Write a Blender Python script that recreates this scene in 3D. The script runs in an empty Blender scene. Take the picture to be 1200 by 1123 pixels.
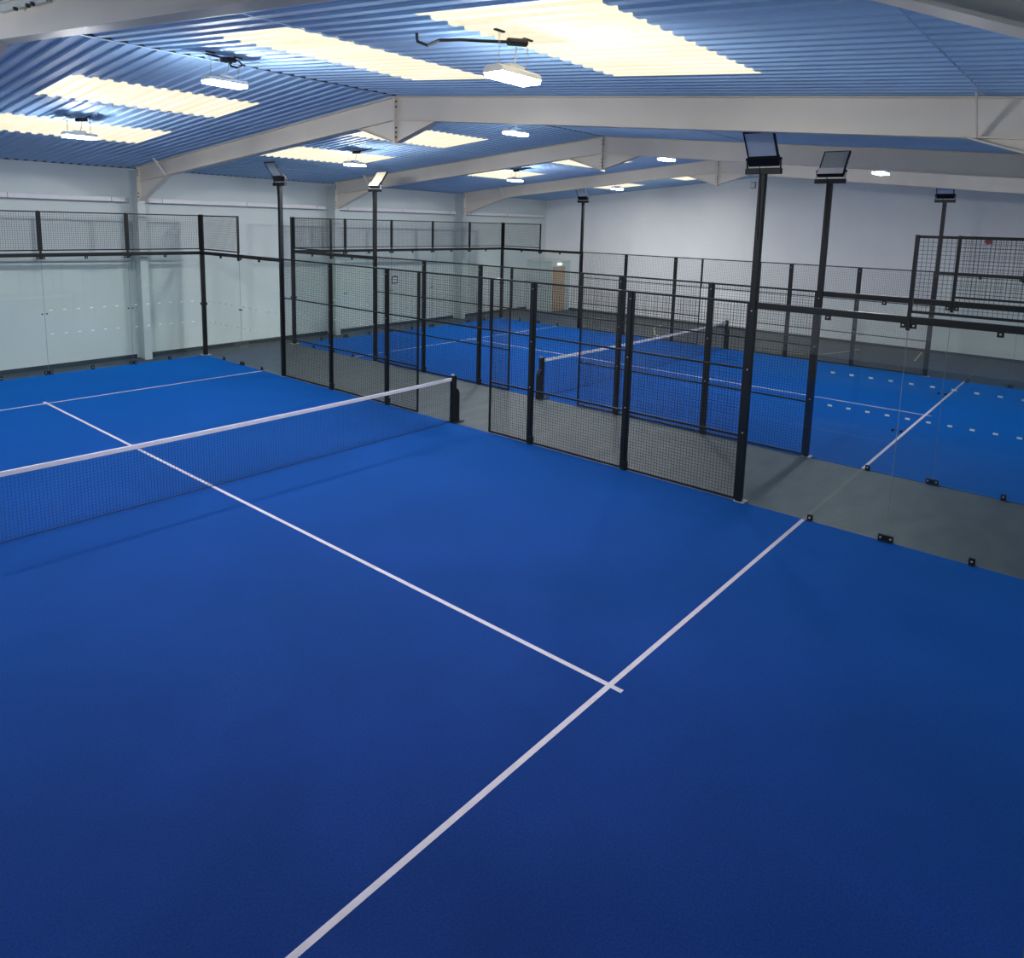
import bpy, bmesh, math, random
from mathutils import Vector, Matrix
random.seed(7)
C = bpy.context.scene
COL = C.collection

# ------------------------------------------------------------------ camera
W, H = 1200, 1123
YAW, PITCH, ROLL = 0.8744, -0.1478, 0.0268
FPX, CX, CY = 850.33, 602.65, 387.9
f = Vector((math.sin(YAW)*math.cos(PITCH), math.cos(YAW)*math.cos(PITCH), math.sin(PITCH)))
r0 = Vector((math.cos(YAW), -math.sin(YAW), 0)); u0 = r0.cross(f)
rt = math.cos(ROLL)*r0 + math.sin(ROLL)*u0
up = -math.sin(ROLL)*r0 + math.cos(ROLL)*u0
cd = bpy.data.cameras.new('camera'); cam = bpy.data.objects.new('camera', cd); COL.objects.link(cam)
m = Matrix.Identity(4)
for i in range(3):
    m[i][0] = rt[i]; m[i][1] = up[i]; m[i][2] = -f[i]
m.translation = Vector((-5.0805, -9.9991, 3.9995))
cam.matrix_world = m
cd.sensor_fit = 'HORIZONTAL'; cd.sensor_width = 36; cd.lens = FPX*36/W
cd.shift_x = (W/2 - CX)/W; cd.shift_y = (CY - H/2)/W
cd.clip_start = 0.02; cd.clip_end = 200
C.camera = cam

# ------------------------------------------------------------------ world, exposure
wd = bpy.data.worlds.new('world'); C.world = wd; wd.use_nodes = True
wd.node_tree.nodes['Background'].inputs[0].default_value = (0.02, 0.025, 0.03, 1)
wd.node_tree.nodes['Background'].inputs[1].default_value = 1.0
C.view_settings.view_transform = 'Standard'; C.view_settings.look = 'None'
C.view_settings.gamma = 1; C.view_settings.use_curve_mapping = False
C.view_settings.exposure = 2.2
LAMP_POWER = 125.0        # emission of the hanging LED lamps
SKYLIGHT = 0.21          # emission of the translucent roof sheets (daylight)

# ------------------------------------------------------------------ materials
def mat(name, col, rough=0.6, metal=0.0, spec=0.5, noise=0.0, nscale=6.0, bump=0.0, bscale=60.0, emit=None, estr=0, stretch=None):
    M = bpy.data.materials.new(name); M.use_nodes = True
    nt = M.node_tree; b = nt.nodes['Principled BSDF']
    b.inputs['Base Color'].default_value = (*col, 1)
    b.inputs['Roughness'].default_value = rough
    b.inputs['Metallic'].default_value = metal
    b.inputs['Specular IOR Level'].default_value = spec
    tc = nt.nodes.new('ShaderNodeTexCoord'); src = tc.outputs['Object']
    if stretch:
        mp = nt.nodes.new('ShaderNodeMapping'); mp.inputs['Scale'].default_value = stretch
        nt.links.new(src, mp.inputs[0]); src = mp.outputs[0]
    if noise:
        n = nt.nodes.new('ShaderNodeTexNoise'); n.inputs['Scale'].default_value = nscale; n.inputs['Detail'].default_value = 6
        nt.links.new(src, n.inputs['Vector'])
        cr = nt.nodes.new('ShaderNodeValToRGB')
        cr.color_ramp.elements[0].position = 0.3; cr.color_ramp.elements[1].position = 0.7
        cr.color_ramp.elements[0].color = (*[c*(1-noise) for c in col], 1)
        cr.color_ramp.elements[1].color = (*[min(1, c*(1+noise)) for c in col], 1)
        nt.links.new(n.outputs['Fac'], cr.inputs[0]); nt.links.new(cr.outputs[0], b.inputs['Base Color'])
    if bump:
        n2 = nt.nodes.new('ShaderNodeTexNoise'); n2.inputs['Scale'].default_value = bscale; n2.inputs['Detail'].default_value = 4
        nt.links.new(src, n2.inputs['Vector'])
        bp = nt.nodes.new('ShaderNodeBump'); bp.inputs['Strength'].default_value = bump; bp.inputs['Distance'].default_value = 0.01
        nt.links.new(n2.outputs['Fac'], bp.inputs['Height']); nt.links.new(bp.outputs[0], b.inputs['Normal'])
    if emit:
        b.inputs['Emission Color'].default_value = (*emit, 1); b.inputs['Emission Strength'].default_value = estr
    return M

def turf_mat():
    M = mat('blue_turf', (0.004, 0.095, 0.46), rough=0.85, spec=0.12)
    nt = M.node_tree; b = nt.nodes['Principled BSDF']; tc = nt.nodes['Texture Coordinate']
    n = nt.nodes.new('ShaderNodeTexNoise'); n.inputs['Scale'].default_value = 0.55; n.inputs['Detail'].default_value = 7; n.inputs['Roughness'].default_value = 0.62
    n2 = nt.nodes.new('ShaderNodeTexNoise'); n2.inputs['Scale'].default_value = 60; n2.inputs['Detail'].default_value = 3
    nt.links.new(tc.outputs['Object'], n.inputs['Vector']); nt.links.new(tc.outputs['Object'], n2.inputs['Vector'])
    cr = nt.nodes.new('ShaderNodeValToRGB')
    e = cr.color_ramp.elements; e[0].position = 0.36; e[1].position = 0.68
    e[0].color = (0.002, 0.0125, 0.085, 1); e[1].color = (0.004, 0.020, 0.125, 1)
    mx = nt.nodes.new('ShaderNodeMix'); mx.data_type = 'RGBA'; mx.blend_type = 'OVERLAY'; mx.inputs[0].default_value = 0.75
    nt.links.new(n.outputs['Fac'], cr.inputs[0]); nt.links.new(cr.outputs[0], mx.inputs[6]); nt.links.new(n2.outputs['Fac'], mx.inputs[7])
    nt.links.new(mx.outputs[2], b.inputs['Base Color'])
    b.inputs['Sheen Weight'].default_value = 1.0; b.inputs['Sheen Roughness'].default_value = 0.45; b.inputs['Sheen Tint'].default_value = (0.0, 0.27, 1.0, 1)
    bp = nt.nodes.new('ShaderNodeBump'); bp.inputs['Strength'].default_value = 0.25; bp.inputs['Distance'].default_value = 0.006
    nt.links.new(n2.outputs['Fac'], bp.inputs['Height']); nt.links.new(bp.outputs[0], b.inputs['Normal'])
    return M

def glass_mat():
    M = bpy.data.materials.new('clear_glass'); M.use_nodes = True; nt = M.node_tree
    nt.nodes.remove(nt.nodes['Principled BSDF'])
    out = nt.nodes['Material Output']
    tr = nt.nodes.new('ShaderNodeBsdfTransparent'); tr.inputs[0].default_value = (0.955, 0.975, 0.965, 1)
    gl = nt.nodes.new('ShaderNodeBsdfGlossy'); gl.inputs['Roughness'].default_value = 0.0
    # Schlick reflectance, the same from both sides of the thin pane
    ge = nt.nodes.new('ShaderNodeNewGeometry')
    dt = nt.nodes.new('ShaderNodeVectorMath'); dt.operation = 'DOT_PRODUCT'
    nt.links.new(ge.outputs['Normal'], dt.inputs[0]); nt.links.new(ge.outputs['Incoming'], dt.inputs[1])
    def mth(op, a, b=None):
        q = nt.nodes.new('ShaderNodeMath'); q.operation = op
        for i, v in enumerate((a, b)):
            if v is None: continue
            if isinstance(v, float): q.inputs[i].default_value = v
            else: nt.links.new(v, q.inputs[i])
        return q.outputs[0]
    fc = mth('POWER', mth('SUBTRACT', 1.0, mth('ABSOLUTE', dt.outputs['Value'])), 5.0)
    fr = mth('ADD', mth('MULTIPLY', fc, 0.9), 0.035)
    mx = nt.nodes.new('ShaderNodeMixShader')
    nt.links.new(fr, mx.inputs[0]); nt.links.new(tr.outputs[0], mx.inputs[1]); nt.links.new(gl.outputs[0], mx.inputs[2])
    nt.links.new(mx.outputs[0], out.inputs[0])
    return M

def wall_mat(name, col, axis, pitch=1.0):
    """painted steel cladding panels: faint vertical joints"""
    M = mat(name, col, rough=0.45, spec=0.35, noise=0.03, nscale=0.7)
    nt = M.node_tree; b = nt.nodes['Principled BSDF']; tc = nt.nodes['Texture Coordinate']
    sp = nt.nodes.new('ShaderNodeSeparateXYZ'); nt.links.new(tc.outputs['Object'], sp.inputs[0])
    def wave(scale, lo):
        mt = nt.nodes.new('ShaderNodeMath'); mt.operation = 'MULTIPLY'; mt.inputs[1].default_value = scale
        nt.links.new(sp.outputs[axis], mt.inputs[0])
        fr = nt.nodes.new('ShaderNodeMath'); fr.operation = 'FRACT'; nt.links.new(mt.outputs[0], fr.inputs[0])
        pp = nt.nodes.new('ShaderNodeMath'); pp.operation = 'PINGPONG'; pp.inputs[1].default_value = 0.5; nt.links.new(fr.outputs[0], pp.inputs[0])
        gt = nt.nodes.new('ShaderNodeMath'); gt.operation = 'GREATER_THAN'; gt.inputs[1].default_value = lo; nt.links.new(pp.outputs[0], gt.inputs[0])
        return gt
    a = wave(1/pitch, 0.012); c = wave(10/pitch, 0.12)
    ad = nt.nodes.new('ShaderNodeMath'); ad.operation = 'MULTIPLY_ADD'; ad.inputs[1].default_value = 0.12
    nt.links.new(c.outputs[0], ad.inputs[0]); nt.links.new(a.outputs[0], ad.inputs[2])
    bp = nt.nodes.new('ShaderNodeBump'); bp.inputs['Strength'].default_value = 0.35; bp.inputs['Distance'].default_value = 0.004
    nt.links.new(ad.outputs[0], bp.inputs['Height']); nt.links.new(bp.outputs[0], b.inputs['Normal'])
    return M

def skylight_mat():
    M = mat('translucent_roof_sheet', (0.25, 0.22, 0.16), rough=0.6, spec=0.2, emit=(1.0, 0.93, 0.73), estr=SKYLIGHT)
    nt = M.node_tree; b = nt.nodes['Principled BSDF']; tc = nt.nodes['Texture Coordinate']
    n = nt.nodes.new('ShaderNodeTexNoise'); n.inputs['Scale'].default_value = 1.6; n.inputs['Detail'].default_value = 4
    mp = nt.nodes.new('ShaderNodeMapping'); mp.inputs['Scale'].default_value = (2.5, 0.5, 1)
    nt.links.new(tc.outputs['Object'], mp.inputs[0]); nt.links.new(mp.outputs[0], n.inputs['Vector'])
    cr = nt.nodes.new('ShaderNodeValToRGB'); e = cr.color_ramp.elements
    e[0].position = 0.3; e[0].color = (0.98, 0.86, 0.60, 1); e[1].position = 0.7; e[1].color = (1.0, 0.95, 0.78, 1)
    nt.links.new(n.outputs['Fac'], cr.inputs[0]); nt.links.new(cr.outputs[0], b.inputs['Emission Color'])
    return M

MT = dict(
    turf=turf_mat(), glass=glass_mat(), skylight=skylight_mat(),
    line=mat('white_court_line', (0.45, 0.42, 0.46), 0.8, noise=0.06, nscale=12),
    floor=mat('dark_grey_hall_floor', (0.062, 0.077, 0.080), 0.55, spec=0.3, noise=0.16, nscale=1.6, bump=0.05, bscale=30, stretch=(1.0, 2.2, 1)),
    black=mat('black_powder_coat', (0.006, 0.0075, 0.0075), 0.42, spec=0.35, noise=0.1, nscale=4),
    wire=mat('black_wire', (0.012, 0.013, 0.014), 0.5, spec=0.4, noise=0.05),
    steel=mat('zinc_steel', (0.42, 0.42, 0.43), 0.5, metal=0.4, noise=0.05),
    beam=mat('cream_painted_steel', (0.80, 0.73, 0.62), 0.42, spec=0.4, noise=0.04, nscale=1.2),
    column=mat('grey_green_painted_steel', (0.56, 0.62, 0.61), 0.5, spec=0.35, noise=0.03),
    bolt=mat('dark_bolt', (0.10, 0.09, 0.08), 0.5, metal=0.5, noise=0.05),
    sheet=mat('pale_blue_roof_sheet', (0.37, 0.57, 0.83), 0.58, spec=0.3, noise=0.05, nscale=0.8),
    ridge=mat('ridge_flashing', (0.38, 0.58, 0.84), 0.4, noise=0.04),
    back=wall_mat('back_wall_cladding', (0.63, 0.69, 0.67), 0),
    side=wall_mat('gable_wall_cladding', (0.90, 0.90, 0.88), 1),
    rail=mat('white_plastic', (0.80, 0.77, 0.78), 0.4, noise=0.03),
    lampbody=mat('white_lamp_housing', (0.75, 0.75, 0.73), 0.4, noise=0.03),
    lamplight=mat('lit_diffuser', (0.9, 0.9, 0.9), 0.4, emit=(0.93, 0.95, 1.0), estr=LAMP_POWER, noise=0.0),
    led=mat('floodlight_glass', (0.50, 0.58, 0.68), 0.2, metal=0.1, noise=0.06, nscale=80),
    ledback=mat('floodlight_heat_sink', (0.88, 0.84, 0.72), 0.4, metal=0.2, noise=0.10, nscale=50),
    ledpale=mat('floodlight_driver_cover', (0.90, 0.82, 0.72), 0.45, noise=0.05),
    tape=mat('net_tape', (0.78, 0.75, 0.78), 0.7, noise=0.03),
    net=mat('net_cord', (0.012, 0.020, 0.05), 0.7, noise=0.05),
    dots=mat('frosted_sticker', (0.85, 0.87, 0.86), 0.6, noise=0.02, emit=None),
    wood=mat('pale_wood_veneer', (0.50, 0.34, 0.22), 0.5, noise=0.15, nscale=5, stretch=(6, 6, 0.6)),
    sign=mat('lit_exit_sign', (0.8, 0.9, 0.88), 0.4, emit=(0.8, 1.0, 0.95), estr=0.3),
    green=mat('sign_green', (0.02, 0.25, 0.12), 0.5, noise=0.02),
    red=mat('red_plastic', (0.45, 0.02, 0.03), 0.35, noise=0.03),
    yellow=mat('old_yellow_line', (0.70, 0.60, 0.36), 0.7, noise=0.2, nscale=9),
    cable=mat('black_cable', (0.01, 0.01, 0.012), 0.5, noise=0.05),
    foot_shade=mat('painted_wall_foot_shade', (0.03, 0.042, 0.045), 0.6, noise=0.1),  # shade along the wall foot, put into the colour
    rubber=mat('seal_grey', (0.16, 0.19, 0.19), 0.5, noise=0.05),
)

# ------------------------------------------------------------------ helpers
class MB:
    def __init__(s): s.v = []; s.f = []
    def add(s, vs, fs):
        o = len(s.v); s.v += [tuple(v) for v in vs]; s.f += [tuple(i+o for i in q) for q in fs]; return s
    def box(s, x0, x1, y0, y1, z0, z1):
        return s.add([(x, y, z) for z in (z0, z1) for y in (y0, y1) for x in (x0, x1)],
                     [(0, 2, 3, 1), (4, 5, 7, 6), (0, 1, 5, 4), (2, 6, 7, 3), (0, 4, 6, 2), (1, 3, 7, 5)])
    def bar(s, a, b, w, h=None, ref=(0, 0, 1), caps=True):
        """rectangular bar from a to b; h along ref, w across"""
        a = Vector(a); b = Vector(b); h = h or w; d = (b-a).normalized(); rf = Vector(ref)
        if abs(d.dot(rf)) > 0.95: rf = Vector((1, 0, 0))
        sx = d.cross(rf).normalized(); sz = sx.cross(d).normalized()
        vs = [p + sx*i*w/2 + sz*j*h/2 for p in (a, b) for i, j in ((-1, -1), (1, -1), (1, 1), (-1, 1))]
        fs = [(0, 1, 5, 4), (1, 2, 6, 5), (2, 3, 7, 6), (3, 0, 4, 7)]
        if caps: fs += [(3, 2, 1, 0), (4, 5, 6, 7)]
        return s.add(vs, fs)
    def tube(s, pts, r, n=8):
        pts = [Vector(p) for p in pts]; rings = []
        for i, p in enumerate(pts):
            d = (pts[min(i+1, len(pts)-1)] - pts[max(i-1, 0)]).normalized()
            rf = Vector((0, 0, 1)) if abs(d.z) < 0.9 else Vector((1, 0, 0))
            a = d.cross(rf).normalized(); b = a.cross(d)
            rings.append([p + a*math.cos(t*2*math.pi/n)*r + b*math.sin(t*2*math.pi/n)*r for t in range(n)])
        vs = [v for rg in rings for v in rg]; fs = []
        for i in range(len(pts)-1):
            for t in range(n):
                fs.append((i*n+t, i*n+(t+1) % n, (i+1)*n+(t+1) % n, (i+1)*n+t))
        fs += [tuple(range(n))[::-1], tuple((len(pts)-1)*n+t for t in range(n))]
        return s.add(vs, fs)
    def prism(s, poly, axis, a, b):
        """poly of 2D points in the plane across axis (0: yz, 1: xz, 2: xy), extruded a..b"""
        def P(u, v, t): return {0: (t, u, v), 1: (u, t, v), 2: (u, v, t)}[axis]
        n = len(poly)
        vs = [P(u, v, a) for u, v in poly] + [P(u, v, b) for u, v in poly]
        fs = [tuple(range(n))[::-1], tuple(range(n, 2*n))] + [(i, (i+1) % n, n+(i+1) % n, n+i) for i in range(n)]
        return s.add(vs, fs)
    def build(s, name, m_, parent=None, bevel=0.0, origin=None):
        me = bpy.data.meshes.new(name)
        og = Vector(origin) if origin is not None else Vector((0, 0, 0))
        pl = parent_loc(parent) if parent else Vector((0, 0, 0))
        # vertices are written in world space; shift to the object's own origin
        if parent: og = pl
        me.from_pydata([tuple(Vector(v)-og) for v in s.v], [], s.f); me.update()
        bm = bmesh.new(); bm.from_mesh(me); bmesh.ops.recalc_face_normals(bm, faces=bm.faces[:]); bm.to_mesh(me); bm.free()
        me.materials.append(MT[m_] if isinstance(m_, str) else m_)
        o = bpy.data.objects.new(name, me); COL.objects.link(o)
        if parent: o.parent = parent
        else: o.location = og
        if bevel:
            md = o.modifiers.new('bevel', 'BEVEL'); md.width = bevel; md.segments = 2; md.limit_method = 'ANGLE'
        return o
def parent_loc(p):
    v = Vector((0, 0, 0))
    while p is not None: v += p.location; p = p.parent
    return v
def thing(name, loc, label, cat, group=None):
    o = bpy.data.objects.new(name, None); COL.objects.link(o); o.location = loc; o.empty_display_size = 0.2
    o['label'] = label; o['category'] = cat
    if group: o['group'] = group
    return o
def tag(o, label, cat, group=None):
    o['label'] = label; o['category'] = cat
    if group: o['group'] = group
    return o
def struct(o): o['kind'] = 'structure'; return o
def copy_thing(src, delta, label, group=None):
    def cp(o, par):
        c = o.copy(); COL.objects.link(c); c.parent = par
        for ch in list(o.children): cp(ch, c)
        return c
    r = cp(src, None); r.location = Vector(src.location) + Vector(delta); r['label'] = label
    if group: r['group'] = group
    return r

# ------------------------------------------------------------------ dimensions
X1, X2, X3 = 5.0, 7.93, 17.93          # side fences: near court, far court left, far court right
WY = 11.05; GX = 22.9; LX = -9.2       # front long wall at y = -WY, gables at x = GX and LX
def wy(x): return 10.70 + .038*x       # the back wall runs slightly off the court line
RZ = 6.12; SL = 0.0872                 # ridge height, roof slope
def rz(y): return RZ - SL*abs(y)
FR = (-2.57, 3.55, 10.05, 16.5)        # portal frames

# ------------------------------------------------------------------ shell
FLOOR = struct(MB().box(LX-.2, GX+.2, -WY-.2, WY+1., -0.3, -0.006).build('floor', 'floor'))
def along(mb, xa, xb, d0, d1, za, zb):
    """slab following the back wall between offsets d0..d1 from its face; za, zb are heights or functions of y"""
    vs = []
    for x in (xa, xb):
        for d in (d0, d1):
            for z in (za, zb): vs.append((x, wy(x)+d, z(wy(x)+d) if callable(z) else z))
    return mb.add(vs, [(0, 1, 3, 2), (4, 6, 7, 5), (0, 4, 5, 1), (2, 3, 7, 6), (1, 5, 7, 3), (0, 2, 6, 4)])
struct(along(MB(), LX, GX, 0, .2, -0.1, lambda y: rz(y)-.004).build('wall_back', 'back'))
struct(along(MB(), LX, GX, .006, .03, lambda y: rz(y)-.004, lambda y: rz(y)+.05).build('trim_3', 'cable'))
struct(MB().box(LX, GX, -WY-.2, -WY, -0.1, rz(WY)-.02).build('wall_front', 'back'))
gab = [(-WY-.2, -.1), (WY+.9, -.1), (WY+.9, rz(WY+.9)-.01), (0, RZ-.01), (-WY-.2, rz(WY)-.01)]
struct(MB().prism(gab, 0, GX, GX+.2).build('wall_right', 'side'))
struct(MB().prism(gab, 0, LX-.2, LX).build('wall_left', 'side'))

# roof sheets: trapezoidal corrugation running down the slope
PROF = [(0.0, 0.0), (0.080, 0.0), (0.094, 0.027), (0.186, 0.027)]     # one 0.2 m period
def sheet(mb, x0, x1, y0, y1, dz=0.0):
    pts = []
    n = int(round((x1-x0)/0.2))
    for i in range(n):
        for px, pz in PROF: pts.append((x0+i*.2+px, pz))
    pts.append((x0+n*.2, 0.0))
    vs = []; fs = []
    for (x, z) in pts:
        for y in (y0, y1): vs.append((x, y, rz(y)+z+dz))
    for i in range(len(pts)-1): fs.append((2*i, 2*i+1, 2*i+3, 2*i+2))
    mb.add(vs, fs)
SKX = [(-0.9, 2.1), (5.1, 8.1), (11.7, 14.7), (18.3, 21.3)]
SKY = [(2.0, 3.55), (5.35, 7.05)]
xs = [LX-.0]
x_start = -9.3
ceil = MB()
# columns of sheets between rooflight bays (all multiples of the 0.2 m profile)
def snap(x): return x_start + round((x-x_start)/.2)*.2
bays = [(snap(a), snap(b)) for a, b in SKX]
xe = snap(GX+.1)
nwin = 0
for sgn in (1, -1):
    edges = [x_start]
    for a, b in bays: edges += [a, b]
    edges.append(xe)
    for i in range(len(edges)-1):
        a, b = edges[i], edges[i+1]
        if i % 2 == 0: sheet(ceil, a, b, 0.012*sgn, (WY+.95)*sgn)
        else:
            for (y0, y1) in (((0.012, SKY[0][0]), (SKY[0][1], SKY[1][0]), (SKY[1][1], WY+.95)) if (sgn > 0 or i == 1) else ((0.012, WY+.25),)):
                sheet(ceil, a, b, y0*sgn, y1*sgn)
            for (y0, y1) in (SKY if (sgn > 0 or i == 1) else []):
                nwin += 1
                mb = MB(); sheet(mb, a, b, (y0-.06)*sgn, (y1+.06)*sgn, 0.004)
                struct(mb.build('window_%d' % nwin, 'skylight'))
struct(ceil.build('ceiling', 'sheet'))
rd = MB()
for sgn in (1, -1):
    rd.add([(LX, 0, RZ+.045), (GX, 0, RZ+.045), (GX, .32*sgn, rz(.32)+.04), (LX, .32*sgn, rz(.32)+.04)], [(0, 1, 2, 3)])

struct(rd.build('trim_1', 'ridge'))
struct(MB().box(LX, GX, -.006, .006, RZ-.004, RZ+.046).build('trim_4', 'cable'))     # foam closure in the ribs at the ridge
struct(MB().box(LX, GX, .004, .03, RZ-.012, RZ-.003).build('trim_5', 'ridge'))
# sheet end laps (thin folded edges across the ribs)
lp = MB()
for sgn in (1, -1):
    for y in (3.62, 8.75):
        lp.box(LX, GX, min(y*sgn, y*sgn+.012*sgn), max(y*sgn, y*sgn+.012*sgn), rz(y)-.004, rz(y)+.002)
struct(lp.build('trim_2', 'ridge'))
# baseboards whose dark colour paints in the shade along the wall foot
struct(along(MB(), LX, GX-.01, -.012, 0, -0.01, 0.10).build('baseboard_shade_back', 'foot_shade'))
struct(MB().box(GX-.012, GX, -WY, WY, -0.01, 0.08).build('baseboard_shade_right', 'foot_shade'))

# ------------------------------------------------------------------ portal frames
def portal(i, x):
    names = ['cream steel roof frame nearest the camera, crossing the top corners',
             'cream steel roof frame crossing above the light poles, second from the camera',
             'cream steel roof frame in the middle distance, third from the camera',
             'cream steel roof frame farthest away, next to the end wall']
    t = thing('portal_frame', (x, 0, 0), names[i], 'roof frame')
    fw, th, D = .165, .014, (.41 if i else .36)
    for s in (1, -1):
        WY = wy(x) if s == 1 else 11.05; CFACE = WY-.5
        # rafter: I section following the roof slope
        def seg(mb, yA, yB, zo0, zo1, hw):
            vs = []
            for y in (yA, yB):
                for xx in (x-hw, x+hw):
                    for zo in (zo0, zo1): vs.append((xx, y*s, rz(y)-zo))
            mb.add(vs, [(0, 1, 3, 2), (4, 6, 7, 5), (0, 4, 5, 1), (2, 3, 7, 6), (1, 5, 7, 3), (0, 2, 6, 4)])
        mb = MB(); g = .006
        seg(mb, 0.012, CFACE+.0, .012, .012+th, fw/2); seg(mb, 0.012, CFACE, .012+th, D-th, .005); seg(mb, 0.012, CFACE, D-th, D, fw/2)
        mb.build('rafter', 'beam', t)
        # eaves haunch
        mb = MB()
        y0, y1 = 8.62, CFACE-.02
        zt0, zt1 = rz(y0)-D, rz(y1)-D
        zb = 4.30 if i else 4.21
        mb.add([(x+dx, y*s, z) for dx in (-.005, .005) for y, z in ((y0, zt0), (y1, zt1), (y1, zb+.012))],
               [(0, 1, 2), (5, 4, 3), (0, 3, 4, 1), (1, 4, 5, 2), (2, 5, 3, 0)])
        mb.add([(x+dx, y*s, z+dz) for dx in (-fw/2, fw/2) for y, z in ((y0, zt0), (y1, zb)) for dz in (0, .014)],
               [(0, 1, 3, 2), (4, 6, 7, 5), (0, 4, 5, 1), (2, 3, 7, 6), (1, 5, 7, 3), (0, 2, 6, 4)])
        mb.build('haunch', 'beam', t)
        # knee end plate with bolts
        ep = MB().box(x-fw/2-.01, x+fw/2+.01, min((CFACE-.03)*s, CFACE*s), max((CFACE-.03)*s, CFACE*s), zb-.02, rz(CFACE)-.02).build('end_plate', 'beam', t)
        if s == 1:
            for z in (4.42, 4.52, 4.98, 5.04, 5.10):
                MB().tube([(x-.085, (CFACE-.03)*s, z), (x-.085, (CFACE-.055)*s, z)], .016, 6).build('bolt', 'bolt', ep)
        # column
        mb = MB(); cw = .2
        mb.box(x-cw/2, x+cw/2, min(CFACE*s, (CFACE+.014)*s), max(CFACE*s, (CFACE+.014)*s), 0, rz(CFACE)-.02)
        mb.box(x-cw/2, x+cw/2, min((WY-.02)*s, (WY-.005)*s), max((WY-.02)*s, (WY-.005)*s), 0, rz(WY)-.04)
        mb.box(x-.05, x+.05, min((CFACE+.014)*s, (WY-.02)*s), max((CFACE+.014)*s, (WY-.02)*s), 0, rz(WY)-.04)
        mb.build('column', 'column', t)
        # fly brace from bottom flange to the roof
        MB().bar((x-.06, 8.72*s, rz(8.72)-D+.01), (x-.36, 8.72*s, rz(8.72)-.0), .05, .012, ref=(0, 1, 0)).build('fly_brace', 'beam', t)
    # apex haunch: triangular plate under the ridge, flanges along its lower edges
    ap = MB(); zb = 5.33
    hw = 1.0
    ap.prism([(-hw, rz(hw)-D), (0, RZ-D), (hw, rz(hw)-D), (0, zb)], 0, x-.006, x+.006)
    ap.build('apex_haunch', 'beam', t)
    fl = MB()
    for s in (1, -1):
        fl.bar((x, hw*s, rz(hw)-D-.004), (x, 0.0, zb-.004), fw*.9, .012, ref=(0, 0, 1))
    fl.build('apex_flange', 'beam', t)
    ep = MB().box(x-fw/2, x+fw/2, -.02, .02, zb-.03, RZ-.015).build('apex_plate', 'beam', t)
    for z in (5.42, 5.50, 5.58, 5.93, 6.02):
        MB().tube([(x-.055, -.02, z), (x-.055, -.04, z)], .016, 6).build('bolt', 'bolt', ep)
        MB().tube([(x-.055, .02, z), (x-.055, .04, z)], .016, 6).build('bolt', 'bolt', ep)
    if i == 0:
        # cleat bolted to the web near the top left of the view
        ck = MB().bar((x-.03, -1.2, 5.955), (x-.03, -2.5, 5.845), .05, .07).build('cleat', 'column', t, bevel=.004)
        for y, z in ((-1.74, 5.865), (-2.08, 5.84), (-2.2, 5.835)):
            MB().tube([(x-.05, y, z), (x-.085, y, z)], .018, 8).build('bolt', 'bolt', ck)
    return t
for i, x in enumerate(FR): portal(i, x)

# ------------------------------------------------------------------ white wall rails along the back wall
rails = [(FR[0]+.3, FR[1]-.22, 'left of the first visible column'), (FR[1]+.22, FR[2]-.2, 'between the first and second columns'),
         (FR[2]+.2, FR[3]-.2, 'between the second and third columns'), (FR[3]+.2, GX-.5, 'reaching the end wall corner')]
for a, b, d in rails:
    t = thing('wall_trunking', (a, wy(a)-.2, 4.33), 'long white trunking strip on the back wall, ' + d, 'trunking', 'white trunking strips on the back wall')
    z0, z1 = 4.28, 4.40
    MB().prism([(a+.1, wy(a)-.26), (b-.1, wy(b)-.26), (b, wy(b)-.18), (b, wy(b)-.1), (a, wy(a)-.1), (a, wy(a)-.18)], 2, z0, z1).build('body', 'rail', t, bevel=.008)
    k = int((b-a)/1.6)
    for j in range(k+1): along(MB(), a+.25+j*1.5, a+.29+j*1.5, -.11, 0, z0+.02, z1-.02).build('bracket', 'rail', t)
    for xx in (a+.45, (a+b)/2, b-.45): along(MB(), xx, xx+.012, -.264, -.259, z0, z1).build('joint_seam', 'rubber', t)

# ------------------------------------------------------------------ courts
def court(cx, which):
    t = thing('padel_court_turf', (cx, 0, 0), 'bright blue artificial turf of the %s court' % which, 'court')
    MB().box(cx-5.0, cx+5.0, -10.0, 10.0, -.0055, 0).build('turf', 'turf', t)
    for s in (1, -1):
        MB().box(cx-4.98, cx+4.98, 6.95*s-.025, 6.95*s+.025, 0.0004, 0.0016).build('service_line', 'line', t)
    MB().box(cx-.025, cx+.025, -7.08, 7.12, 0.0018, 0.0028).build('centre_line', 'line', t)
court(0, 'near'); court(12.93, 'far')

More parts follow.
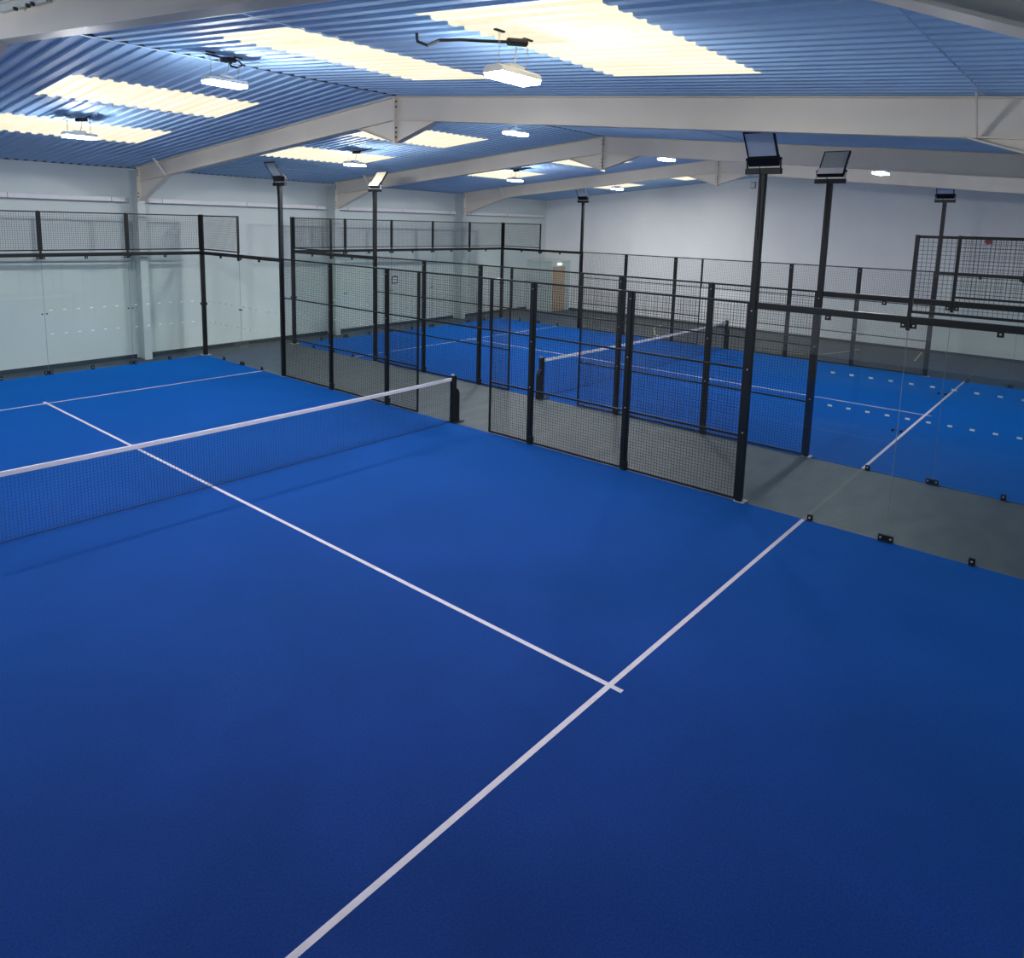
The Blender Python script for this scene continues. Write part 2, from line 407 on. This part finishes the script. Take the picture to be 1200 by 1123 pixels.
def net(cx, which):
    t = thing('court_net', (cx, 0, 0), 'black net with white top tape across the %s court' % which, 'net')
    def top(x): return .885 + .035*((x-cx)/5)**2
    N = 40
    xsn = [cx-4.97+i*9.94/N for i in range(N+1)]
    tp = MB()
    for i in range(N):
        a, b = xsn[i], xsn[i+1]
        tp.add([(x, y, top(x)+dz) for x in (a, b) for y in (-.009, .009) for dz in (-.062, 0.0)],
               [(0, 1, 3, 2), (4, 6, 7, 5), (0, 4, 5, 1), (2, 3, 7, 6), (1, 5, 7, 3), (0, 2, 6, 4)])
    tp.build('top_tape', 'tape', t)
    nm = MB(); w = .0022
    k = int(9.94/.042)
    for i in range(k+1):
        x = cx-4.97+i*9.94/k
        sag = .012*math.sin(i*.37)
        nm.bar((x, sag*.4, .015), (x+sag*.5, 0, top(x)-.05), w, w, ref=(1, 0, 0), caps=False)
    for j in range(20):
        z = .02 + j*.042
        for i in range(0, N, 4):
            a, b = xsn[i], xsn[min(i+4, N)]
            nm.bar((a, 0, z*top(a)/.885), (b, 0, z*top(b)/.885), w, w, caps=False)
    nm.build('netting', 'net', t)
    MB().tube([(cx-4.97, 0, .015), (cx+4.97, 0, .015)], .004, 6).build('bottom_cord', 'net', t)
    for s in (1, -1):
        x = cx+5.03*s
        p = MB().box(x-.05, x+.05, -.045, .045, .003, .96)
        p.prism([(x+.05*s, .003), (x+.14*s, .003), (x+.14*s, .58), (x+.11*s, .66), (x+.05*s, .70)], 1, -.045, .045)
        q = p.build('net_post', 'black', t, bevel=.006)
        MB().box(x-.07, x+.22, -.11, .11, 0.003, .014).build('base_plate', 'black', q)
        MB().tube([(x-.02, 0, .96), (x-.02, 0, .985)], .03, 8).build('post_cap', 'steel', q)
net(0, 'near'); net(12.93, 'far')

# ------------------------------------------------------------------ enclosure
def wires(mb, P0, ux, w, h, pitch=.05, d=.004, off=0.0):
    """wire grid; P0 lower corner, ux horizontal unit vector"""
    P0 = Vector(P0); ux = Vector(ux); nrm = ux.cross(Vector((0, 0, 1)))
    n = max(1, int(round(w/pitch))); m_ = max(1, int(round(h/pitch)))
    for i in range(1, n):
        p = P0 + ux*(w*i/n)
        mb.bar(p, p+Vector((0, 0, h)), d, d, ref=tuple(ux), caps=False)
    for j in range(1, m_):
        p = P0 + Vector((0, 0, h*j/m_)) + nrm*.004
        mb.bar(p, p+ux*w, d, d, caps=False)

def mesh_panel(parent, P0, ux, w, z0, z1, rails=(), tube=.032):
    P0 = Vector((P0[0], P0[1], 0)); ux = Vector(ux)
    fr = MB(); g = tube/2
    a = P0+ux*g; b = P0+ux*(w-g)
    Z = lambda v, z: v+Vector((0, 0, z))
    for p in (a, b): fr.bar(Z(p, z0), Z(p, z1), tube, tube, ref=tuple(ux))
    for z in (z0+g, z1-g): fr.bar(Z(P0+ux*tube, z), Z(P0+ux*(w-tube), z), tube, tube)
    t = fr.build('mesh_panel', 'black', parent)
    for z in rails:
        MB().bar(Z(P0+ux*tube, z), Z(P0+ux*(w-tube), z), tube*.9, tube*.9).build('cross_rail', 'black', t)
    mb = MB(); wires(mb, Z(P0+ux*tube, z0+tube), ux, w-2*tube, z1-z0-2*tube)
    mb.build('wire_mesh', 'wire', t)
    return t

def post(parent, x, y, h, s):
    mb = MB().box(x-s/2, x+s/2, y-s/2, y+s/2, .003, h)
    t = mb.build('fence_post', 'black', parent, bevel=.004)
    MB().box(x-s/2-.012, x+s/2+.012, y-s/2-.035, y+s/2+.0, .003, .15).build('foot_bracket', 'black', t, bevel=.003)
    for z in (.1, 1.06, 1.9, 2.85):
        MB().tube([(x-s/2, y, z), (x-s/2-.008, y, z)], .011, 6).build('bolt', 'steel', t)
    return t

TOPZ = 2.975
def side_fence(x, label):
    t = thing('court_fence', (x, 0, 0), label, 'fence', 'black mesh fences along the courts')
    for y0, y1 in ((4.032, 5.95), (2.032, 3.968), (1.0, 1.968), (-1.968, -1.0), (-3.968, -2.032), (-5.95, -4.032)):
        mesh_panel(t, (x, y0), (0, 1, 0), y1-y0, .02, TOPZ, rails=(1.0, 2.0))
    mesh_panel(t, (x, -1.0), (0, 1, 0), 2.0, 1.98, TOPZ)
    for y in (4, 2, -2, -4): post(t, x, y, TOPZ, .06)
    return t

def clamp(t, c, ux, two, top):
    """black glass clamp at c with plates on both faces of the pane, and its bolts"""
    c = Vector(c); ux = Vector(ux); nrm = Vector((0, 0, 1)).cross(ux)
    w = .18 if two else .07; h = .075
    mb = MB()
    for s in (1, -1):
        mb.bar(c+nrm*s*.012-ux*w/2+Vector((0, 0, h/2)), c+nrm*s*.012+ux*w/2+Vector((0, 0, h/2)), .012, h)
    if top: mb.bar(c-ux*.025+Vector((0, 0, h+.012)), c+ux*.025+Vector((0, 0, h+.012)), .05, .03)
    else: mb.bar(c-ux*w/2+Vector((0, 0, -.004)), c+ux*w/2+Vector((0, 0, -.004)), .09, .012)
    mb.build('clamp', 'black', t, bevel=.003)
    bl = MB()
    for s in (1, -1):
        for o in ((-.06, .06) if two else (0,)):
            p = c+ux*o+Vector((0, 0, h/2))+nrm*s*.018
            bl.tube([p, p+nrm*s*.006], .013, 8)
    bl.build('clamp_bolts', 'steel', t)

def glass_panel(parent, P0, ux, w, dots=None, z1=2.88, joint=True):
    P0 = Vector((P0[0], P0[1], 0)); ux = Vector(ux); nrm = Vector((0, 0, 1)).cross(ux)
    g = .004; zc = .014+(z1-.014)/2
    t = MB().bar(P0+ux*g+Vector((0, 0, zc)), P0+ux*(w-g)+Vector((0, 0, zc)), .010, z1-.014).build('glass_panel', 'glass', parent)
    for z, top in ((z1-.055, True), (.012, False)):
        clamp(t, P0+ux*(w/2)+Vector((0, 0, z)), ux, False, top)
        if joint: clamp(t, P0+Vector((0, 0, z)), ux, True, top)
    if joint:
        MB().bar(P0+Vector((0, 0, .08)), P0+Vector((0, 0, z1-.06)), .006, .007, ref=tuple(nrm)).build('joint_seal', 'rubber', t)
        mc = MB()
        for o in (-.05, .05):
            for s in (1, -1):
                p = P0+ux*o+Vector((0, 0, 1.5))+nrm*s*.005; mc.tube([p, p+nrm*s*.012], .018, 8)
        mc.build('connector', 'black', t)
    if dots:
        mb = MB(); x = dots[0]
        while x < dots[1]:
            for z in (1.0, 1.585):
                for s in (-1, 1):
                    mb.bar(P0+ux*(x-.033)+nrm*s*.0056+Vector((0, 0, z)), P0+ux*(x+.033)+nrm*s*.0056+Vector((0, 0, z)), .0008, .028)
            x += .305
        mb.build('safety_marks', 'dots', t)
    return t
def top_beam(parent, a, b):
    a = Vector(a); b = Vector(b)
    return MB().bar(a+Vector((0, 0, 2.93)), b+Vector((0, 0, 2.93)), .06, .09).build('top_beam', 'black', parent, bevel=.004)
def corner(parent, x, y):
    t = MB().box(x-.05, x+.05, y-.05, y+.05, .003, 4.0).build('corner_post', 'black', parent, bevel=.005)
    MB().box(x-.12, x+.12, y-.12, y+.12, 0.003, .012).build('base_plate', 'steel', t)
    MB().box(x-.07, x+.07, y-.07, y+.07, 1.45, 1.52).build('collar', 'black', t)

def glass_side(x, s, dots, label):
    """glass return wall between a floodlight pole (|y| = 6) and the court corner"""
    t = thing('glass_side_wall', (x, 8.0*s, 0), label, 'glass wall', 'glass side walls of the courts')
    glass_panel(t, (x, 6.06*s), (0, s, 0), 1.94, dots=(.27, 1.9) if dots else None, joint=False)
    glass_panel(t, (x, 8.0*s), (0, s, 0), 1.94, dots=(.155, 1.9) if dots else None)
    top_beam(t, (x, 6.055*s, 0), (x, 9.945*s, 0))
    mesh_panel(t, (x, 7.99*s), (0, s, 0), 1.95, 3.02, 3.98)
    MB().box(x-.04, x+.0, 8.0*s-.02, 8.0*s+.02, 2.80, 3.985).build('upright', 'black', t)
    if s < 0: corner(t, x, -10.0)
    return t
def glass_back(cx, dots_from, label):
    t = thing('glass_back_wall', (cx, 10, 0), label, 'glass wall')
    xs_ = [cx-5+2*i for i in range(6)]
    for i in range(5):
        a = xs_[i] + (.06 if i == 0 else 0); b = xs_[i+1] - (.06 if i == 4 else 0)
        dd = (.14, 1.95) if xs_[i] >= dots_from-.01 else None
        glass_panel(t, (a, 10.0), (1, 0, 0), b-a, dots=dd, joint=(i > 0))
        mesh_panel(t, (xs_[i]+(.05 if i == 0 else .02), 10.0), (1, 0, 0), 1.93 if i in (0, 4) else 1.96, 3.03, 3.98, tube=.03)
    for i in range(1, 5):
        MB().box(xs_[i]-.02, xs_[i]+.02, 9.975, 10.025, 2.975, 3.99).build('upright', 'black', t)
    top_beam(t, (cx-4.95, 10, 0), (cx+4.95, 10, 0))
    corner(t, cx-5, 10); corner(t, cx+5, 10)
    return t

# floodlight poles -------------------------------------------------
def light_pole(x, y, face, label, top=4.74):
    """face = +1: floodlight aims towards +x, -1: towards -x"""
    t = thing('floodlight_pole', (x, y, 0), label, 'light pole', 'floodlight poles of the courts')
    MB().box(x-.045, x+.045, y-.045, y+.045, .003, top).build('pole', 'black', t, bevel=.005)
    MB().box(x-.06, x+.11, y-.10, y+.06, 0.003, .012).build('base_plate', 'steel', t)
    MB().box(x-.04, x+.04, y-.25, y+.25, top, top+.075).build('crossbar', 'black', t, bevel=.004)
    yk = MB(); zc = top+.17
    for s in (1, -1):
        yk.bar((x, y+.235*s, top+.075), (x+.02*face, y+.235*s, zc+.03), .012, .035, ref=(1, 0, 0))
    yk.bar((x, y-.24, top+.079), (x, y+.24, top+.079), .035, .008)
    yk.build('yoke', 'steel' if face > 0 else 'black', t)
    # head: leaning frame; local u = up along the panel, n = facing direction (down and out)
    a = math.radians(36)
    u = Vector((math.sin(a)*face, 0, math.cos(a))); n = Vector((math.cos(a)*face, 0, -math.sin(a)))
    o = Vector((x, y, zc)); yv = Vector((0, 1, 0))
    def slab(mb, ya, yb, u0_, u1_, n0, n1):
        vs = [o+yv*Y+u*U+n*N for N in (n0, n1) for U in (u0_, u1_) for Y in (ya, yb)]
        mb.add(vs, [(0, 2, 3, 1), (4, 5, 7, 6), (0, 1, 5, 4), (2, 6, 7, 3), (0, 4, 6, 2), (1, 3, 7, 5)])
    dr = MB(); slab(dr, -.215, .215, -.05, .08, -.045, .045); dr.build('driver_box', 'black', t, bevel=.005)
    cv = MB(); slab(cv, -.205, .205, -.045, .078, -.052, -.046); cv.build('driver_cover', 'ledpale', t)
    fr = MB()
    slab(fr, -.215, -.195, .08, .47, -.02, .022); slab(fr, .195, .215, .08, .47, -.02, .022)
    slab(fr, -.195, .195, .45, .47, -.02, .022); slab(fr, -.195, .195, .08, .095, -.02, .022)
    hd = fr.build('frame', 'black', t)
    ln = MB(); slab(ln, -.195, .195, .095, .45, .0, .014); ln.build('lens', 'led', hd)
    bk = MB(); slab(bk, -.195, .195, .095, .45, -.016, -.002)
    for i in range(13):
        yy = -.18+i*.03; slab(bk, yy-.003, yy+.003, .1, .445, -.034, -.016)
    bk.build('heat_sink', 'ledback', hd)
    for s in (1, -1):
        kb = MB(); kb.tube([o+yv*.215*s+u*.04, o+yv*.25*s+u*.04], .022, 8); kb.build('pivot_knob', 'black', t)
    # cable down the pole
    MB().tube([(x-.055, y, top-.9), (x-.056, y+.01, top-.3), (x-.06, y+.03, top-.02), (x-.03, y+.05, zc-.06)], .007, 6).build('cable', 'cable', t)
    for z in (1.06, 2.0, 2.85):
        MB().tube([(x-.05, y, z), (x-.058, y, z)], .012, 6).build('bolt', 'steel', t)
    return t

side_fence(X1, 'black mesh fence along the near court, closest to the camera')
side_fence(X2, 'black mesh fence along the far court, on the aisle side')
side_fence(X3, 'black mesh fence of the far court in front of the end wall')
glass_side(X1, 1, True, 'glass wall at the rear of the near court, left of its fence')
glass_side(X1, -1, False, 'glass wall in the right foreground, on the near court')
glass_side(X2, 1, True, 'glass wall at the rear of the aisle, on the far court')
glass_side(X2, -1, True, 'glass wall with two rows of white marks, front of far court')
glass_side(X3, 1, False, 'glass wall of the far court in front of the small room')
glass_side(X3, -1, False, 'glass wall of the far court against the end wall, right edge')
glass_back(0, 1.0, 'long glass back wall of the near court with mesh on top')
glass_back(12.93, 99, 'long glass back wall of the far court with mesh on top')
light_pole(X1, 6, -1, 'leftmost black floodlight pole, on the near court')
light_pole(X1, -6, -1, 'thick foreground black floodlight pole with dark-backed lamp, front of near court', 4.76)
light_pole(X2, 6, 1, 'black floodlight pole with pale-backed lamp, at the rear of the aisle')
light_pole(X2, -6, 1, 'black floodlight pole with pale-backed lamp leaning right, front of far court', 4.80)
light_pole(X3, 6, -1, 'slim distant floodlight pole near the wooden door', 4.82)
light_pole(X3, -6, -1, 'distant floodlight pole before the end wall, rightmost in view', 4.86)

# ------------------------------------------------------------------ hanging lamps
def lamp(x, y, label):
    z = rz(y)-.34
    t = thing('hanging_lamp', (x, y, z), label, 'lamp', 'hanging LED lamps under the roof')
    L, Wd = .54, .23
    hb = MB()
    hb.prism([(y-Wd/2, z-.02), (y+Wd/2, z-.02), (y+Wd/2-.01, z+.02), (y+.06, z+.045), (y-.06, z+.045), (y-Wd/2+.01, z+.02)], 0, x-L/2, x+L/2)
    hb.build('housing', 'lampbody', t, bevel=.005)
    MB().box(x-L/2+.015, x+L/2-.015, y-Wd/2+.015, y+Wd/2-.015, z-.052, z-.021).build('diffuser', 'lamplight', t)
    MB().box(x-.1, x+.1, y-.05, y+.05, z+.045, z+.08).build('driver_box', 'lampbody', t, bevel=.004)
    for s in (1, -1):
        cx_ = x+.19*s; top = rz(y)-.005
        ch = MB()
        k = 7; z0 = z+.045; h = (top-z0)/k
        for i in range(k):
            a = z0+i*h; o = .008
            if i % 2: ch.tube([(cx_-o, y, a), (cx_-o, y, a+h*1.15)], .0025, 4); ch.tube([(cx_+o, y, a), (cx_+o, y, a+h*1.15)], .0025, 4)
            else: ch.tube([(cx_, y-o, a), (cx_, y-o, a+h*1.15)], .0025, 4); ch.tube([(cx_, y+o, a), (cx_, y+o, a+h*1.15)], .0025, 4)
        ch.build('chain', 'steel', t)
        MB().box(cx_-.06, cx_+.06, y-.015, y+.015, top-.012, top+.0).build('roof_bracket', 'black', t)
    zc = rz(y)-.07
    MB().tube([(x+.02, y, z+.08), (x+.05, y+.02, z+.16), (x+.06, y+.02, zc-.02), (x+.02, y+.01, zc)], .007, 6).build('lead', 'lampbody', t)
    MB().tube([(x+.14, y-.02, zc+.02), (x-.05, y+.02, zc+.0)], .034, 8).build('connector', 'cable', t)
    if y < -2:
        pts = [(x-.03, y+.02, zc), (x-.16, y+.16, zc+.0), (x-.3, y+.36, zc+.01), (x-.42, y+.5, zc-.0), (x-.5, y+.56, zc-.05), (x-.56, y+.62, zc-.02), (x-.55, y+.64, zc+.05)]
    elif y < 0:
        pts = [(x+.1, y, zc), (x+.2, y+.02, zc+.03), (x+.27, y+.03, zc-.02), (x+.2, y+.05, zc-.06), (x+.12, y+.06, zc-.05), (x+.08, y+.06, zc+.03), (x-.2, y+.1, rz(y)-.02)]
    else:
        pts = [(x+.0, y, zc), (x+.04, y-.16, zc+.02), (x+.1, y-.36, rz(y-.36)-.03), (x+.16, y-.48, rz(y-.48)-.02)]
    MB().tube(pts, .014, 6).build('cable', 'cable', t)
    return t
for x, y, d in ((-.05, -5.7, 'largest lit LED lamp, hanging on chains in front of the big rooflight'),
                (-.05, -.8, 'lit LED lamp on chains below the roof ridge, upper left'),
                (.17, 4.8, 'lit LED lamp on chains below the leftmost rooflight'),
                (6.45, 4.95, 'lit LED lamp below the second-bay rooflight, above the pale-backed rear floodlight'),
                (5.75, -.85, 'lit LED lamp seen just under the second roof frame, right of its apex'),
                (12.7, 5.0, 'lit LED lamp below the small rooflight in the third roof bay'),
                (11.65, -.85, 'lit LED lamp under the third roof frame, right of its apex'),
                (11.9, -5.8, 'lit LED lamp farthest right, above the pale-backed front floodlight'),
                (18.2, 4.7, 'smallest lit LED lamp, near the end wall above the small room'),
                (-4.7, 0.6, 'extra LED lamp out of view, added to light the nearest roof frame')):  # unseen lamp, added to brighten the nearest roof frame
    lamp(x, y, d)

# ------------------------------------------------------------------ small room with wooden door, by the far corner
rm = thing('store_room', (22.2, 10.5, 0), 'low grey-green boxed-in room with a door in the far corner', 'small room')
bx0, bx1, by0 = 21.45, GX-.02, 10.05
MB().box(bx0, bx1, by0, wy(bx0)-.005, -.006, 2.3).build('wall_box', 'column', rm)
MB().box(bx0-.02, bx1, by0-.02, wy(bx0)-.005, 2.3, 2.33).build('roof_cap', 'rail', rm)
dx0, dx1 = 21.60, 22.38
fr = MB(); fr.box(dx0-.06, dx0, by0-.03, by0, 0, 2.06).box(dx1, dx1+.06, by0-.03, by0, 0, 2.06).box(dx0-.06, dx1+.06, by0-.03, by0, 2.0, 2.06)
fr.build('door_frame', 'wood', rm)
dr = MB().box(dx0, dx1, by0-.022, by0-.002, .01, 2.0).build('door', 'wood', rm)
MB().box(dx0+.06, dx0+.09, by0-.06, by0-.022, 1.0, 1.03).box(dx0+.06, dx0+.18, by0-.06, by0-.05, 1.0, 1.03).build('door_handle', 'steel', dr)
MB().box(dx0+.06, dx0+.35, by0-.05, by0-.022, 1.9, 1.96).build('door_closer', 'steel', dr)
ex = MB().box(21.88, 22.16, by0-.045, by0-.0, 2.12, 2.22).build('exit_sign', 'sign', rm)
ex['label'] = 'small lit white exit sign'

# things on the walls
b = MB().box(-.0, .06, -.09, .09, -.1, .1); o = b.build('alarm_box', 'rail', bevel=.01); o.location = (GX-.062, 1.47, 5.70)
MB().box(GX-.006, GX, 1.36, 1.58, 5.58, 5.82).build('shadow_plate', 'rubber', o)  # dark plate painted in as the shadow edge around the box
tag(o, 'small white box high on the end wall left of the foreground pole', 'alarm box')
t = thing('fire_bell', (GX-.05, -6.5, 3.81), 'small round red fire bell on the end wall behind the mesh', 'fire bell')
MB().tube([(GX-.01, -6.5, 3.81), (GX-.05, -6.5, 3.81)], .07, 14).build('base', 'rail', t)
MB().tube([(GX-.05, -6.5, 3.81), (GX-.075, -6.5, 3.81), (GX-.1, -6.5, 3.81)], .09, 16).build('gong', 'red', t)
sg = thing('wall_notice', (13.2, wy(13.2)-.02, 1.75), 'small square notice with black border on back wall behind mesh', 'sign')
along(MB(), 12.95, 13.25, -.02, -.003, 1.60, 1.88).build('border', 'black', sg)
along(MB(), 12.99, 13.21, -.024, -.02, 1.64, 1.84).build('face', 'rail', sg)
along(MB(), 13.03, 13.17, -.027, -.024, 1.73, 1.76).build('text_bar', 'black', sg)

# faded yellow floor markings between the far court and the end wall, part of the floor
def floor_line(pts, w=.05):
    from mathutils.geometry import interpolate_bezier
    P = [Vector((x, y, 0)) for x, y in pts]; Q = []
    for i in range(len(P)-1):          # Catmull-Rom
        p0 = P[max(i-1, 0)]; p1 = P[i]; p2 = P[i+1]; p3 = P[min(i+2, len(P)-1)]
        Q += list(interpolate_bezier(p1, p1+(p2-p0)/6, p2-(p3-p1)/6, p2, 9))[:-1]
    Q.append(P[-1]); vs = []; fs = []
    for i, p in enumerate(Q):
        d = (Q[min(i+1, len(Q)-1)]-Q[max(i-1, 0)]).normalized(); n = Vector((-d.y, d.x, 0))
        vs += [p+n*w/2+Vector((0, 0, -.0045)), p-n*w/2+Vector((0, 0, -.0045))]
    for i in range(len(Q)-1): fs.append((2*i, 2*i+1, 2*i+3, 2*i+2))
    MB().add(vs, fs).build('painted_line', 'yellow', FLOOR)
floor_line([(18.75, -.4), (18.79, -1.2), (18.93, -1.97), (19.25, -2.47), (19.93, -2.86), (20.64, -3.06), (21.65, -3.28)])
floor_line([(21.9, 4.37), (21.37, 4.32), (20.5, 4.12), (19.96, 3.8), (18.98, 3.22), (18.59, 2.75)])
floor_line([(22.6, -5.0), (20.5, -5.2)])
